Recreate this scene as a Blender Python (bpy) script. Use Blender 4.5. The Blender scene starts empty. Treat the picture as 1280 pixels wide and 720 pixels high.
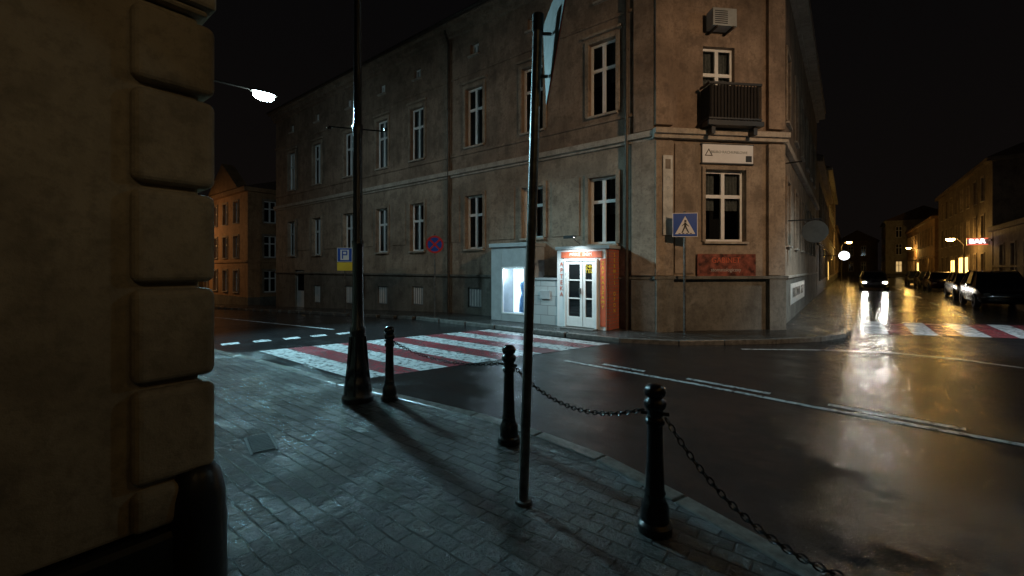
import bpy, bmesh, math, random
from mathutils import Vector, Matrix
random.seed(7)
A=math.radians(38.3); CA,SA=math.cos(A),math.sin(A)
sc=bpy.context.scene
def W(t,n,z=0): return Vector((t*CA+n*SA,-t*SA+n*CA,z))
def gz(t): return -0.04*max(0,min(60,-t)-11.5)

# ------------------------------------------------ materials
def newmat(name):
    m=bpy.data.materials.new(name); m.use_nodes=True
    nt=m.node_tree; b=nt.nodes['Principled BSDF']; return m,nt,b
def L(nt,a,b): nt.links.new(a,b)
def ramp(nt,src,stops):
    r=nt.nodes.new('ShaderNodeValToRGB'); el=r.color_ramp.elements
    while len(el)<len(stops): el.new(.5)
    for e,(p,c) in zip(el,stops):
        e.position=p; e.color=(c,c,c,1) if not hasattr(c,'__len__') else (*c,1)
    L(nt,src,r.inputs[0]); return r.outputs[0]
def coord(nt,kind='Object'):
    return nt.nodes.new('ShaderNodeTexCoord').outputs[kind]
def noise(nt,vec,scale,detail=4,rough=.6,mapscale=None):
    if mapscale:
        mp=nt.nodes.new('ShaderNodeMapping'); mp.inputs['Scale'].default_value=mapscale
        L(nt,vec,mp.inputs[0]); vec=mp.outputs[0]
    n=nt.nodes.new('ShaderNodeTexNoise'); n.inputs['Scale'].default_value=scale
    n.inputs['Detail'].default_value=min(detail,4); n.inputs['Roughness'].default_value=rough
    L(nt,vec,n.inputs['Vector']); return n.outputs['Fac']
def mixc(nt,f,a,b,mode='MIX'):
    m=nt.nodes.new('ShaderNodeMix'); m.data_type='RGBA'; m.blend_type=mode
    for s,i in ((f,0),(a,6),(b,7)):
        if hasattr(s,'is_output'): L(nt,s,m.inputs[i])
        elif i==0: m.inputs[0].default_value=s
        else: m.inputs[i].default_value=(*s,1)
    return m.outputs[2]
def math_(nt,op,a,b=0):
    m=nt.nodes.new('ShaderNodeMath'); m.operation=op
    for s,i in ((a,0),(b,1)):
        if hasattr(s,'is_output'): L(nt,s,m.inputs[i])
        else: m.inputs[i].default_value=s
    return m.outputs[0]
def bump(nt,b,h,strength=.3,dist=.02,prev=None):
    bp=nt.nodes.new('ShaderNodeBump'); bp.inputs['Strength'].default_value=strength
    bp.inputs['Distance'].default_value=dist; L(nt,h,bp.inputs['Height'])
    if prev is not None: L(nt,prev,bp.inputs['Normal'])
    L(nt,bp.outputs[0],b.inputs['Normal']); return bp.outputs[0]

def simple(name,col,rough=.5,metal=0,var=.25,sc_=6,bmp=.1):
    m,nt,b=newmat(name); c=coord(nt)
    f=noise(nt,c,sc_,4)
    dark=tuple(x*(1-var) for x in col); lite=tuple(min(1,x*(1+var)) for x in col)
    L(nt,mixc(nt,ramp(nt,f,[(.3,0),(.7,1)]),dark,lite),b.inputs['Base Color'])
    b.inputs['Roughness'].default_value=rough; b.inputs['Metallic'].default_value=metal
    if bmp: bump(nt,b,noise(nt,c,sc_*6,2),bmp,.01)
    return m
def emis(name,col,s):
    m,nt,b=newmat(name); b.inputs['Base Color'].default_value=(*[c*.5 for c in col],1)
    b.inputs['Emission Color'].default_value=(*col,1); b.inputs['Emission Strength'].default_value=s
    return m

def asphalt_mat():
    m,nt,b=newmat('wet_asphalt'); c=coord(nt)
    big=noise(nt,c,.9,4,.75,(1,1.4,1)); fine=noise(nt,c,95,2,.75); med=noise(nt,c,5,4,.7)
    wet=ramp(nt,big,[(.38,0),(.64,1)])      # 0 = standing water, 1 = open texture
    col=mixc(nt,med,(.010,.010,.012),(.032,.032,.034))
    patch=ramp(nt,noise(nt,c,.18,2,.4,(1,.35,1)),[(.49,0),(.515,1)])
    col=mixc(nt,patch,col,mixc(nt,.5,col,(.008,.008,.009)))
    L(nt,col,b.inputs['Base Color'])
    r=math_(nt,'ADD',math_(nt,'MULTIPLY',wet,.11),math_(nt,'MULTIPLY',med,.13))
    L(nt,math_(nt,'ADD',r,.045),b.inputs['Roughness'])
    h=math_(nt,'MULTIPLY',fine,math_(nt,'ADD',math_(nt,'MULTIPLY',wet,.65),.3))
    n1=bump(nt,b,h,.6,.011)
    bump(nt,b,med,.10,.012,n1)
    return m
def paver_mat():
    m,nt,b=newmat('wet_pavers'); c=coord(nt)
    wob=nt.nodes.new('ShaderNodeTexNoise'); wob.inputs['Scale'].default_value=4; wob.inputs['Detail'].default_value=2
    L(nt,c,wob.inputs['Vector'])
    v=nt.nodes.new('ShaderNodeVectorMath'); v.operation='SCALE'; v.inputs['Scale'].default_value=.045
    L(nt,wob.outputs['Color'],v.inputs[0])
    v2=nt.nodes.new('ShaderNodeVectorMath'); v2.operation='ADD'; L(nt,c,v2.inputs[0]); L(nt,v.outputs[0],v2.inputs[1])
    br=nt.nodes.new('ShaderNodeTexBrick'); L(nt,v2.outputs[0],br.inputs['Vector'])
    br.inputs['Scale'].default_value=1; br.inputs['Brick Width'].default_value=.20; br.inputs['Row Height'].default_value=.115
    br.inputs['Mortar Size'].default_value=.010; br.inputs['Mortar Smooth'].default_value=.7
    br.inputs['Color1'].default_value=(.12,.118,.113,1); br.inputs['Color2'].default_value=(.05,.05,.048,1); br.inputs['Mortar'].default_value=(.008,.008,.008,1)
    dirt=noise(nt,c,1.6,4,.75)
    pud=ramp(nt,noise(nt,c,1.3,4,.75),[(.42,0),(.54,1)])
    col=mixc(nt,ramp(nt,dirt,[(.40,0),(.60,.85)]),br.outputs['Color'],mixc(nt,.65,br.outputs['Color'],(.016,.016,.015)))
    col=mixc(nt,pud,mixc(nt,.5,col,(.014,.015,.015)),col)
    L(nt,col,b.inputs['Base Color'])
    med=noise(nt,c,30,3,.7)
    r=math_(nt,'ADD',math_(nt,'MULTIPLY',pud,.07),math_(nt,'MULTIPLY',med,.14))
    L(nt,math_(nt,'ADD',r,.07),b.inputs['Roughness'])
    pf=math_(nt,'ADD',math_(nt,'MULTIPLY',pud,.6),.4)
    n1=bump(nt,b,math_(nt,'MULTIPLY',math_(nt,'SUBTRACT',1,br.outputs['Fac']),pf),.85,.017)
    hf=math_(nt,'MULTIPLY',noise(nt,c,45,3,.8),math_(nt,'ADD',math_(nt,'MULTIPLY',pud,.6),.36))
    n2=bump(nt,b,hf,1.0,.034,n1)
    bump(nt,b,noise(nt,c,9,3,.7),.40,.032,n2)
    return m
def paint_mat(name,col):
    m,nt,b=newmat(name); c=coord(nt)
    wear=ramp(nt,noise(nt,c,9,4,.8),[(.38,1),(.52,0)])
    w2=noise(nt,c,1.5,4)
    col2=mixc(nt,w2,tuple(x*.65 for x in col),col)
    L(nt,mixc(nt,wear,col2,(.08,.08,.08)),b.inputs['Base Color'])
    L(nt,math_(nt,'ADD',math_(nt,'MULTIPLY',w2,.3),.10),b.inputs['Roughness'])
    bump(nt,b,noise(nt,c,60,2),.3,.006)
    return m
def plaster_mat(name,c1,c2,blocks=True,streak=.5,bw=.95,rh=.38):
    m,nt,b=newmat(name); c=coord(nt)
    big=noise(nt,c,.7,4,.7); st=noise(nt,c,1.3,4,.75,(2.0,2.0,.45)); fine=noise(nt,c,14,4,.75); blot=noise(nt,c,2.3,4,.7)
    col=mixc(nt,ramp(nt,big,[(.35,0),(.62,1)]),c1,c2)
    col=mixc(nt,math_(nt,'MULTIPLY',ramp(nt,blot,[(.5,0),(.62,1)]),.5),col,tuple(x*.55 for x in c1))
    col=mixc(nt,math_(nt,'MULTIPLY',ramp(nt,st,[(.46,0),(.70,1)]),streak),col,tuple(x*.3 for x in c1))
    col=mixc(nt,math_(nt,'MULTIPLY',ramp(nt,fine,[(.48,0),(.66,1)]),.4),col,tuple(x*.45 for x in c1))
    L(nt,col,b.inputs['Base Color']); b.inputs['Roughness'].default_value=.85
    h=fine
    if blocks:
        sx=nt.nodes.new('ShaderNodeSeparateXYZ'); L(nt,c,sx.inputs[0])
        cb=nt.nodes.new('ShaderNodeCombineXYZ'); L(nt,math_(nt,'ADD',sx.outputs[0],sx.outputs[1]),cb.inputs[0]); L(nt,sx.outputs[2],cb.inputs[1])
        br=nt.nodes.new('ShaderNodeTexBrick'); L(nt,cb.outputs[0],br.inputs['Vector']); br.inputs['Scale'].default_value=1
        br.inputs['Brick Width'].default_value=bw; br.inputs['Row Height'].default_value=rh; br.inputs['Mortar Size'].default_value=.012
        n1=bump(nt,b,math_(nt,'SUBTRACT',1,br.outputs['Fac']),.35,.02)
        bump(nt,b,h,.4,.02,n1)
    else: bump(nt,b,h,.4,.02)
    return m
def brick_mat(name,c1,c2,mortar,w=.24,h=.08):
    m,nt,b=newmat(name); c=coord(nt)
    sx=nt.nodes.new('ShaderNodeSeparateXYZ'); L(nt,c,sx.inputs[0])
    cb=nt.nodes.new('ShaderNodeCombineXYZ'); L(nt,math_(nt,'ADD',sx.outputs[0],sx.outputs[1]),cb.inputs[0]); L(nt,sx.outputs[2],cb.inputs[1])
    br=nt.nodes.new('ShaderNodeTexBrick'); L(nt,cb.outputs[0],br.inputs['Vector']); br.inputs['Scale'].default_value=1
    br.inputs['Brick Width'].default_value=w; br.inputs['Row Height'].default_value=h; br.inputs['Mortar Size'].default_value=.008
    br.inputs['Color1'].default_value=(*c1,1); br.inputs['Color2'].default_value=(*c2,1); br.inputs['Mortar'].default_value=(*mortar,1)
    L(nt,br.outputs['Color'],b.inputs['Base Color']); b.inputs['Roughness'].default_value=.7
    bump(nt,b,math_(nt,'SUBTRACT',1,br.outputs['Fac']),.4,.01)
    return m
def glass_mat():
    m=bpy.data.materials.new('window_glass'); m.use_nodes=True; nt=m.node_tree; nt.nodes.clear()
    o=nt.nodes.new('ShaderNodeOutputMaterial'); mx=nt.nodes.new('ShaderNodeMixShader')
    tr=nt.nodes.new('ShaderNodeBsdfTransparent'); gl=nt.nodes.new('ShaderNodeBsdfGlossy')
    tr.inputs[0].default_value=(.6,.65,.67,1); gl.inputs['Roughness'].default_value=.06
    lw=nt.nodes.new('ShaderNodeFresnel'); lw.inputs[0].default_value=1.6
    L(nt,lw.outputs[0],mx.inputs[0]); L(nt,tr.outputs[0],mx.inputs[1]); L(nt,gl.outputs[0],mx.inputs[2]); L(nt,mx.outputs[0],o.inputs[0])
    return m
M={}
M['asphalt']=asphalt_mat(); M['paver']=paver_mat()
M['kerb']=simple('granite_kerb',(.13,.128,.12),.22,0,.4,9,.4)
M['wpaint']=paint_mat('white_road_paint',(.75,.75,.76)); M['rpaint']=paint_mat('red_road_paint',(.34,.05,.065))
M['ground']=simple('dark_ground',(.035,.034,.03),.6)
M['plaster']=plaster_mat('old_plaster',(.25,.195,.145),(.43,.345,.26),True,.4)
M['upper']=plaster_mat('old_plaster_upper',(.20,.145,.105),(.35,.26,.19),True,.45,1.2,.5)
M['trim']=plaster_mat('plaster_trim',(.40,.345,.28),(.52,.46,.39),False,.4)
M['plinth']=plaster_mat('plinth_render',(.12,.112,.095),(.21,.20,.17),True,.4,1.3,.65)
M['cream']=plaster_mat('cream_wall',(.26,.21,.14),(.36,.30,.205),False,.4)
M['blackbase']=simple('black_plinth',(.012,.012,.012),.4)
M['roof']=simple('roof_tiles',(.07,.04,.03),.6)
M['white']=simple('white_frame',(.80,.81,.80),.4,0,.08,4,0)
M['glass']=glass_mat()
M['curtain']=simple('lace_curtain',(.25,.25,.24),.9,0,.3,14,.1)
M['dark']=simple('dark_interior',(.015,.013,.012),.9)
M['iron']=simple('black_cast_iron',(.010,.010,.011),.2,.0,.3,20,.3)
M['lid']=simple('rusty_iron_lid',(.012,.011,.010),.75,.0,.4,20,.5)
M['galv']=simple('galvanised_steel',(.17,.17,.165),.38,.8,.5,12,.2)
M['zinc']=simple('zinc_pipe',(.07,.06,.05),.45,.6,.3,6,.1)
M['signback']=simple('sign_back',(.14,.135,.125),.6,0,.35,7,.1)
M['darksign']=simple('dark_round_sign',(.035,.038,.035),.6,0,.3,7,.1)
M['grey']=simple('grey_cladding',(.34,.37,.38),.5,0,.15,4,.1)
M['stonetile']=brick_mat('stone_cladding',(.30,.33,.34),(.40,.43,.43),(.18,.18,.18),.5,.28)
M['redbrick']=brick_mat('red_brick',(.45,.12,.07),(.36,.09,.055),(.2,.15,.12))
M['blue']=simple('sign_blue',(.01,.08,.42),.35,0,.05,4,0)
M['red']=simple('sign_red',(.55,.03,.03),.4,0,.05,4,0)
M['yellow']=simple('sign_yellow',(.8,.6,.05),.4,0,.05,4,0)
M['black']=simple('black_plastic',(.012,.012,.012),.5,0,.1,4,0)
M['signwhite']=simple('sign_white',(.75,.75,.75),.4,0,.05,4,0)
M['signgrey']=simple('sign_dirty_white',(.45,.46,.44),.45,0,.3,5,.1)
M['orange']=simple('sign_orange',(.62,.13,.06),.5,0,.2,4,0)
M['poster']=simple('poster_red_brown',(.20,.06,.04),.4,0,.9,6,0)
M['rubber']=simple('tyre_rubber',(.02,.02,.02),.7)
M['bglass']=simple('car_glass',(.01,.012,.014),.05,0,.1,3,0)

# ------------------------------------------------ mesh builder
class MB:
    def __init__(s): s.v=[];s.f=[];s.mi=[];s.m=[]
    def mid(s,m):
        if m not in s.m: s.m.append(m)
        return s.m.index(m)
    def add(s,vs,fs,m):
        o=len(s.v); s.v+= [tuple(v) for v in vs]; k=s.mid(m)
        for f in fs: s.f.append(tuple(i+o for i in f)); s.mi.append(k)
    def box(s,x0,x1,y0,y1,z0,z1,m):
        s.add([(x,y,z) for z in (z0,z1) for y in (y0,y1) for x in (x0,x1)],
              [(0,2,3,1),(4,5,7,6),(0,1,5,4),(2,6,7,3),(0,4,6,2),(1,3,7,5)],m)
    def ob(s,o,u,n,a0,a1,b0,b1,z0,z1,m):
        P=lambda a,b,z:(o[0]+u[0]*a+n[0]*b,o[1]+u[1]*a+n[1]*b,z)
        s.add([P(a,b,z) for z in (z0,z1) for b in (b0,b1) for a in (a0,a1)],
              [(0,2,3,1),(4,5,7,6),(0,1,5,4),(2,6,7,3),(0,4,6,2),(1,3,7,5)],m)
    def quad(s,a,b,c,d,m): s.add([a,b,c,d],[(0,1,2,3)],m)
    def lathe(s,prof,m,seg=24,c=(0,0)):
        vs=[];fs=[]
        for r,z in prof:
            for i in range(seg):
                a=2*math.pi*i/seg; vs.append((c[0]+r*math.cos(a),c[1]+r*math.sin(a),z))
        for j in range(len(prof)-1):
            for i in range(seg):
                k=(i+1)%seg; fs.append((j*seg+i,j*seg+k,(j+1)*seg+k,(j+1)*seg+i))
        fs.append(tuple(range(seg))[::-1]); fs.append(tuple((len(prof)-1)*seg+i for i in range(seg)))
        s.add(vs,fs,m)
    def tube(s,pts,r,m,seg=10):
        vs=[];fs=[]
        pts=[Vector(p) for p in pts]
        for i,p in enumerate(pts):
            d=(pts[min(i+1,len(pts)-1)]-pts[max(i-1,0)]).normalized()
            up=Vector((0,0,1)) if abs(d.z)<.9 else Vector((1,0,0))
            a=d.cross(up).normalized(); b=d.cross(a)
            rr=r[i] if hasattr(r,'__len__') else r
            for k in range(seg):
                t=2*math.pi*k/seg; vs.append(p+a*rr*math.cos(t)+b*rr*math.sin(t))
        for j in range(len(pts)-1):
            for i in range(seg):
                k=(i+1)%seg; fs.append((j*seg+i,j*seg+k,(j+1)*seg+k,(j+1)*seg+i))
        fs.append(tuple(range(seg))); fs.append(tuple((len(pts)-1)*seg+i for i in range(seg)))
        s.add(vs,fs,m)
    def make(s,name,parent=None,rot=False,loc=None,rotz=None,smooth=False,bevel=0):
        me=bpy.data.meshes.new(name); me.from_pydata(s.v,[],s.f)
        for m in s.m: me.materials.append(M[m] if isinstance(m,str) else m)
        for p,k in zip(me.polygons,s.mi): p.material_index=k
        bm=bmesh.new(); bm.from_mesh(me); bmesh.ops.recalc_face_normals(bm,faces=bm.faces); bm.to_mesh(me); bm.free()
        if smooth:
            for p in me.polygons: p.use_smooth=True
            try: me.set_sharp_from_angle(angle=math.radians(38))
            except Exception: pass
        o=bpy.data.objects.new(name,me); sc.collection.objects.link(o)
        if parent: o.parent=parent
        if rot: o.rotation_euler.z=-A
        if rotz is not None: o.rotation_euler.z=rotz
        if loc is not None: o.location=loc
        if bevel:
            md=o.modifiers.new('bevel','BEVEL'); md.width=bevel; md.segments=2; md.limit_method='ANGLE'
        return o
def empty(name,loc=(0,0,0),rz=0):
    e=bpy.data.objects.new(name,None); e.empty_display_size=.3; sc.collection.objects.link(e)
    e.location=loc; e.rotation_euler.z=rz; return e

# ------------------------------------------------ wall with openings
def wall(mb,o,u,n,length,z0,z1,ops,m,depth=.2):
    xs=sorted({0,length}|{x for q in ops for x in q[:2]}); zs=sorted({z0,z1}|{z for q in ops for z in q[2:4] if z0<z<z1})
    P=lambda a,b,z:(o[0]+u[0]*a+n[0]*b,o[1]+u[1]*a+n[1]*b,z)
    for i in range(len(xs)-1):
        for j in range(len(zs)-1):
            cx,cz=(xs[i]+xs[i+1])/2,(zs[j]+zs[j+1])/2
            if any(q[0]<cx<q[1] and q[2]<cz<q[3] for q in ops): continue
            mb.quad(P(xs[i],0,zs[j]),P(xs[i+1],0,zs[j]),P(xs[i+1],0,zs[j+1]),P(xs[i],0,zs[j+1]),m)
    for a0,a1,c0,c1 in [q[:4] for q in ops]:
        if c0>=z1 or c1<=z0: continue
        mb.quad(P(a0,0,c0),P(a0,-depth,c0),P(a0,-depth,c1),P(a0,0,c1),m); mb.quad(P(a1,0,c0),P(a1,-depth,c0),P(a1,-depth,c1),P(a1,0,c1),m)
        mb.quad(P(a0,0,c0),P(a1,0,c0),P(a1,-depth,c0),P(a0,-depth,c0),m); mb.quad(P(a0,0,c1),P(a1,0,c1),P(a1,-depth,c1),P(a0,-depth,c1),m)
def window(fr,gl,cu,o,u,n,a0,a1,z0,z1,transom=.36,curt=True,lit=None):
    d=-.12; w=.065
    B=lambda mb,p,q,r,s,b0,b1,m: mb.ob(o,u,n,p,q,b0,b1,r,s,m)
    B(fr,a0,a0+w,z0,z1,d-.05,d,'white'); B(fr,a1-w,a1,z0,z1,d-.05,d,'white')
    B(fr,a0+w,a1-w,z0,z0+w,d-.05,d-.002,'white'); B(fr,a0+w,a1-w,z1-w,z1,d-.05,d-.002,'white')
    mid=(a0+a1)/2; B(fr,mid-.05,mid+.05,z0+w,z1-w,d-.05,d+.012,'white')
    if transom:
        zt=z1-(z1-z0)*transom; B(fr,a0+w,mid-.05,zt-.045,zt+.045,d-.05,d+.006,'white'); B(fr,mid+.05,a1-w,zt-.045,zt+.045,d-.05,d+.006,'white')
    P=lambda a,b,z:(o[0]+u[0]*a+n[0]*b,o[1]+u[1]*a+n[1]*b,z)
    gl.quad(P(a0+.01,d-.03,z0+.01),P(a1-.01,d-.03,z0+.01),P(a1-.01,d-.03,z1-.01),P(a0+.01,d-.03,z1-.01),'glass')
    cu.quad(P(a0-.3,d-.6,z0-.3),P(a1+.3,d-.6,z0-.3),P(a1+.3,d-.6,z1+.3),P(a0-.3,d-.6,z1+.3),lit or 'dark')
    if curt and not lit:
        k=random.random(); sp=[(a0,a1)] if k<.45 else [(a0,a0+(a1-a0)*.36),(a1-(a1-a0)*.36,a1)]
        zb=z0 if random.random()<.7 else z0+(z1-z0)*.45
        for (p,q) in sp:
            nn=max(6,int((q-p)/.03)); 
            for i in range(nn):
                x0=p+(q-p)*i/nn; x1=p+(q-p)*(i+1)/nn
                y0=d-.14+.025*math.sin(i*1.9); y1=d-.14+.025*math.sin((i+1)*1.9)
                cu.quad(P(x0,y0,zb),P(x1,y1,zb),P(x1,y1,z1),P(x0,y0,z1),'curtain')
    fr.ob(o,u,n,a0-.06,a1+.06,-.05,.09,z0-.06,z0-.003,'trim')
def surround(tr,o,u,n,a0,a1,z0,z1,w=.13,hood=False):
    tr.ob(o,u,n,a0-w,a0-.003,.002,.05,z0,z1+w,'plaster'); tr.ob(o,u,n,a1+.003,a1+w,.002,.05,z0,z1+w,'plaster')
    tr.ob(o,u,n,a0-.003,a1+.003,.002,.055,z1+.003,z1+w,'plaster')
    if hood:
        tr.ob(o,u,n,a0-w-.05,a1+w+.05,.002,.10,z1+w+.06,z1+w+.13,'plaster')

def prism(mb,poly,z0,z1,m,top=True):
    k=len(poly); vs=[(*p,z0) for p in poly]+[(*p,z1) for p in poly]
    fs=[(i,(i+1)%k,(i+1)%k+k,i+k) for i in range(k)]
    if top: fs+= [tuple(range(k))[::-1],tuple(range(k,2*k))]
    mb.add(vs,fs,m)

# ================================================ GROUND / ROAD
def sheet(name,ts,ns,dz,m):
    b=MB(); vs=[(t,n,gz(t)+dz) for n in ns for t in ts]; k=len(ts)
    b.add(vs,[(j*k+i,j*k+i+1,(j+1)*k+i+1,(j+1)*k+i) for j in range(len(ns)-1) for i in range(k-1)],m)
    return b.make(name,rot=True)
sheet('ground',[-400,-60,-11.5,400],[-400,400],-.13,'ground')
road=sheet('road',[-90,-60,-11.5,0,60],[-60,0,12,140],-.10,'asphalt')

kerbN=[(-60,2.95),(-20,2.95),(-11.5,3.0),(-10.3,3.02),(-9,3.15),(-8.2,3.23),(-5.7,3.34),(-4.6,3.46),(-3.3,3.58),(-2.4,3.56),(-1.66,3.46),(-.91,3.2),(-.07,2.86),(.6,2.45),(1.3,1.8),(1.8,.9),(2.1,-.3),(2.2,-2),(2.2,-60)]
def offset(pl,d):
    out=[]
    for i,p in enumerate(pl):
        a=Vector(pl[max(i-1,0)]); b=Vector(pl[min(i+1,len(pl)-1)]); t=(b-a).normalized()
        out.append((p[0]+t.y*d,p[1]-t.x*d))
    return out
def sidewalk(name,kerb,inner_fn,kw=.15,side=1):
    ins=offset(kerb,kw*side)
    e=empty(name,rz=-A)
    k=MB(); n=len(kerb)
    for i in range(n-1):
        a,b=kerb[i],kerb[i+1]; c,d=ins[i+1],ins[i]
        L_=(Vector(b)-Vector(a)).length; cnt=max(1,int(L_/1.0)) if L_<30 else 30
        for j in range(cnt):
            f0=j/cnt; f1=(j+1)/cnt-(.012/max(L_/cnt,.05))
            lerp=lambda p,q,f:(p[0]+(q[0]-p[0])*f,p[1]+(q[1]-p[1])*f)
            p0,p1=lerp(a,b,f0),lerp(a,b,f1); q0,q1=lerp(d,c,f0),lerp(d,c,f1)
            jz=random.uniform(0,.006)
            k.add([(*p,gz(p[0])+z) for z in (-.125,.003+jz) for p in (p0,p1,q1,q0)],[(0,1,5,4),(1,2,6,5),(2,3,7,6),(3,0,4,7),(4,5,6,7)],'kerb')
    k.make('kerb_stones',e,bevel=.014)
    s=MB()
    for i in range(n-1):
        a,b=ins[i],ins[i+1]; c,d=inner_fn(kerb[i+1]),inner_fn(kerb[i])
        s.quad((*a,gz(a[0])),(*b,gz(b[0])),(*c,gz(c[0])),(*d,gz(d[0])),'paver')
    s.make('paving',e)
    return e
sidewalk('pavement',kerbN,lambda p:(p[0],-.5) if p[0]<-3.4 else (min(p[0],-.5) if p[0]<0 else -.5,-.5) if p[1]>-.4 else (-.5,p[1]),side=1)
b=MB(); b.quad((-11.5,-.5,0),(-.5,-.5,0),(-.5,-60,0),(-11.5,-60,0),'paver'); b.make('pavement_slab',rot=True)
kerbF=[(-60,9.3),(-30,9.3),(-11.5,9.3),(-5.6,9.3),(-4.2,9.4),(-3.0,9.9),(-2.2,10.6),(-1.3,11.5),(-.5,12.5),(-.05,13.6),(.1,15),(.1,30),(.1,120)]
def infar(p):
    if p[0]<=-4.2: return (p[0],11.3)
    q={(-3.0,9.9):(-3.6,11.6),(-2.2,10.6):(-3.0,12.2),(-1.3,11.5):(-2.4,12.9),(-.5,12.5):(-1.9,13.6),(-.05,13.6):(-1.7,14.2)}
    return q.get(p,(-1.7,p[1]))
sidewalk('pavement',kerbF,infar,side=-1)
kerbR=[(60,9.6),(12,9.6),(9,10),(7.4,11.6),(6.7,14),(6.6,17),(6.6,30),(6.6,120)]
sidewalk('pavement',kerbR,lambda p:(p[0],30) if p[0]>8 else (8.3,p[1]+ (18 if p[1]<12 else 0)) if p[1]<30 else (8.3,p[1]),side=1)

# ---------------- markings
mk=MB()
z=-.096
def mq(pts,m,dz=0): mk.add([(t,n,gz(t)+z+dz) for t,n in pts],[(0,1,2,3)],m)
n0=3.72; i=0
while n0<9.0:
    n1=min(n0+.5,9.1); sk=lambda n:(n-3.8)*.32
    mq([(-9.7+sk(n0),n0),(-6.0+sk(n0),n0),(-6.0+sk(n1),n1-.004),(-9.7+sk(n1),n1-.004)],'wpaint' if i%2==0 else 'rpaint'); n0=n1; i+=1
mk.make('crosswalk',rot=True)
mk=MB(); t0=.35; i=0
while t0<6.3:
    t1=t0+.5; s=lambda t:.45*t
    mq([(t0,14.6+s(t0)),(t1-.004,14.6+s(t1)),(t1-.004,17.9+s(t1)),(t0,17.9+s(t0))],'wpaint' if i%2==0 else 'rpaint'); t0=t1; i+=1
mk.make('crosswalk',rot=True)
mk=MB()
def line(pts,w,m='wpaint'):
    o1=offset(pts,w/2); o2=offset(pts,-w/2)
    for i in range(len(pts)-1): mq([o1[i],o1[i+1],o2[i+1],o2[i]],m)
line([(-4.2,6.92),(-1.8,6.74),(-.3,6.55),(1.4,6.42),(30,6.4)],.10)
for a,c,na,nc in ((-3.5,-2.7,7.1,7.04),(-2.0,-.85,6.99,6.87),(-.2,1.0,6.78,6.66),(2.2,3.6,6.63,6.6)): line([(a,na),(c,nc)],.10)
line([(-1.8,10.25),(-.6,11.1),(.7,11.75),(1.6,11.7),(2.6,11.3),(4.5,10.7),(6.4,10.3)],.10)
for k in range(5): line([(-11.2+.15*k,3.5+k*.62),(-11.2+.15*k+.05,3.85+k*.62)],.3)
line([(-60,6.6),(-25,6.6),(-11.5,6.35)],.1)
for k in range(12): line([(3.3,22+k*6),(3.3,24.2+k*6)],.12)
mk.make('road_markings',rot=True)

b=MB(); b.lathe([(.30,0),(.30,.006),(.27,.008)],'lid',28)
for k in range(-3,4): b.box(-.2,.2,k*.06-.012,k*.06+.012,.008,.013,'lid')
b.make('manhole_cover',loc=W(2.9,5.2,-.098))
b=MB(); b.box(-.24,.24,-.11,.11,-.01,.004,'lid')
for k in range(-5,6): b.box(k*.042-.01,k*.042+.01,-.09,.09,.004,.014,'lid')
b.make('drain_cover',loc=(-2.36,4.0,.0),rotz=-.9)

# ================================================ MAIN BUILDING
apt=empty('corner_tenement_building',rz=-A)
T0,T1,NF=-26.3,-3.92,11.0
wb,fr,gl,cu,tr=MB(),MB(),MB(),MB(),MB()
H=10.6; Zs=5.0
o=(T0,NF); u=(1,0); n=(0,-1); Lm=T1-T0
wt=[-5.44,-7.85,-10.38,-13.5,-15.85,-18.5,-21.5,-24.3]
og=[];ou=[];oa=[];ob_=[]
for k,t in enumerate(wt):
    a=t-T0; h=.41
    og.append((a-h,a+h,2.33 if k!=1 else 2.6,4.22))
    ou.append((a-h,a+h,5.98,8.05)); oa.append((a-.2,a+.2,9.2,9.62))
    if t<-9: ob_.append((a-.33,a+.33,gz(t)+.25,.95+gz(t)*.5))
door=(-23.9-T0,-22.9-T0,gz(-23.4),1.55)
ob2=[q for q in ob_ if not (q[0]<door[1]+.1 and q[1]>door[0]-.1)]+[door]
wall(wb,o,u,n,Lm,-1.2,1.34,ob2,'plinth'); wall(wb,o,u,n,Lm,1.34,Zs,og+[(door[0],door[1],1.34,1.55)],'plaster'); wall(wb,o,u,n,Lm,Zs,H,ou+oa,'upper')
for q in og: window(fr,gl,cu,o,u,n,*q); surround(tr,o,u,n,*q)
for q in ou: window(fr,gl,cu,o,u,n,*q); surround(tr,o,u,n,*q,hood=True)
for q in oa: window(fr,gl,cu,o,u,n,*q,transom=0,curt=False)
for q in ob2[:-1]:
    fr.ob(o,u,n,q[0]+.02,q[1]-.02,-.1,-.06,q[2]+.02,q[3]-.02,'grey')
    for c in range(5):
        x=q[0]+.06+c*.13; fr.ob(o,u,n,x,x+.03,-.06,-.045,q[2]+.05,q[3]-.05,'white')
fr.ob(o,u,n,door[0],door[1],-.15,-.1,door[2],door[3],'white')
gl.ob(o,u,n,door[0]+.12,door[1]-.12,-.1,-.09,door[2]+.9,door[3]-.12,'bglass')
def band(z0,z1,p,m='trim'): tr.box(T0-.05,T1,NF-p,NF+.02,z0,z1,m)
band(1.34,1.42,.06,'plinth'); band(Zs-.02,Zs+.06,.06); band(Zs+.06,Zs+.22,.14); band(5.72,5.80,.05,'upper')
band(8.55,8.63,.05,'upper'); band(10.1,10.25,.12,'upper'); band(10.25,10.42,.26,'upper'); band(10.42,10.6,.42,'upper')
for i in range(len(wt)-1):
    c=(wt[i]+wt[i+1])/2; w_=abs(wt[i]-wt[i+1])/2-.72
    if w_>.15: tr.box(c-w_,c+w_,NF-.03,NF-.001,2.6,4.3,'plaster')
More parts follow.
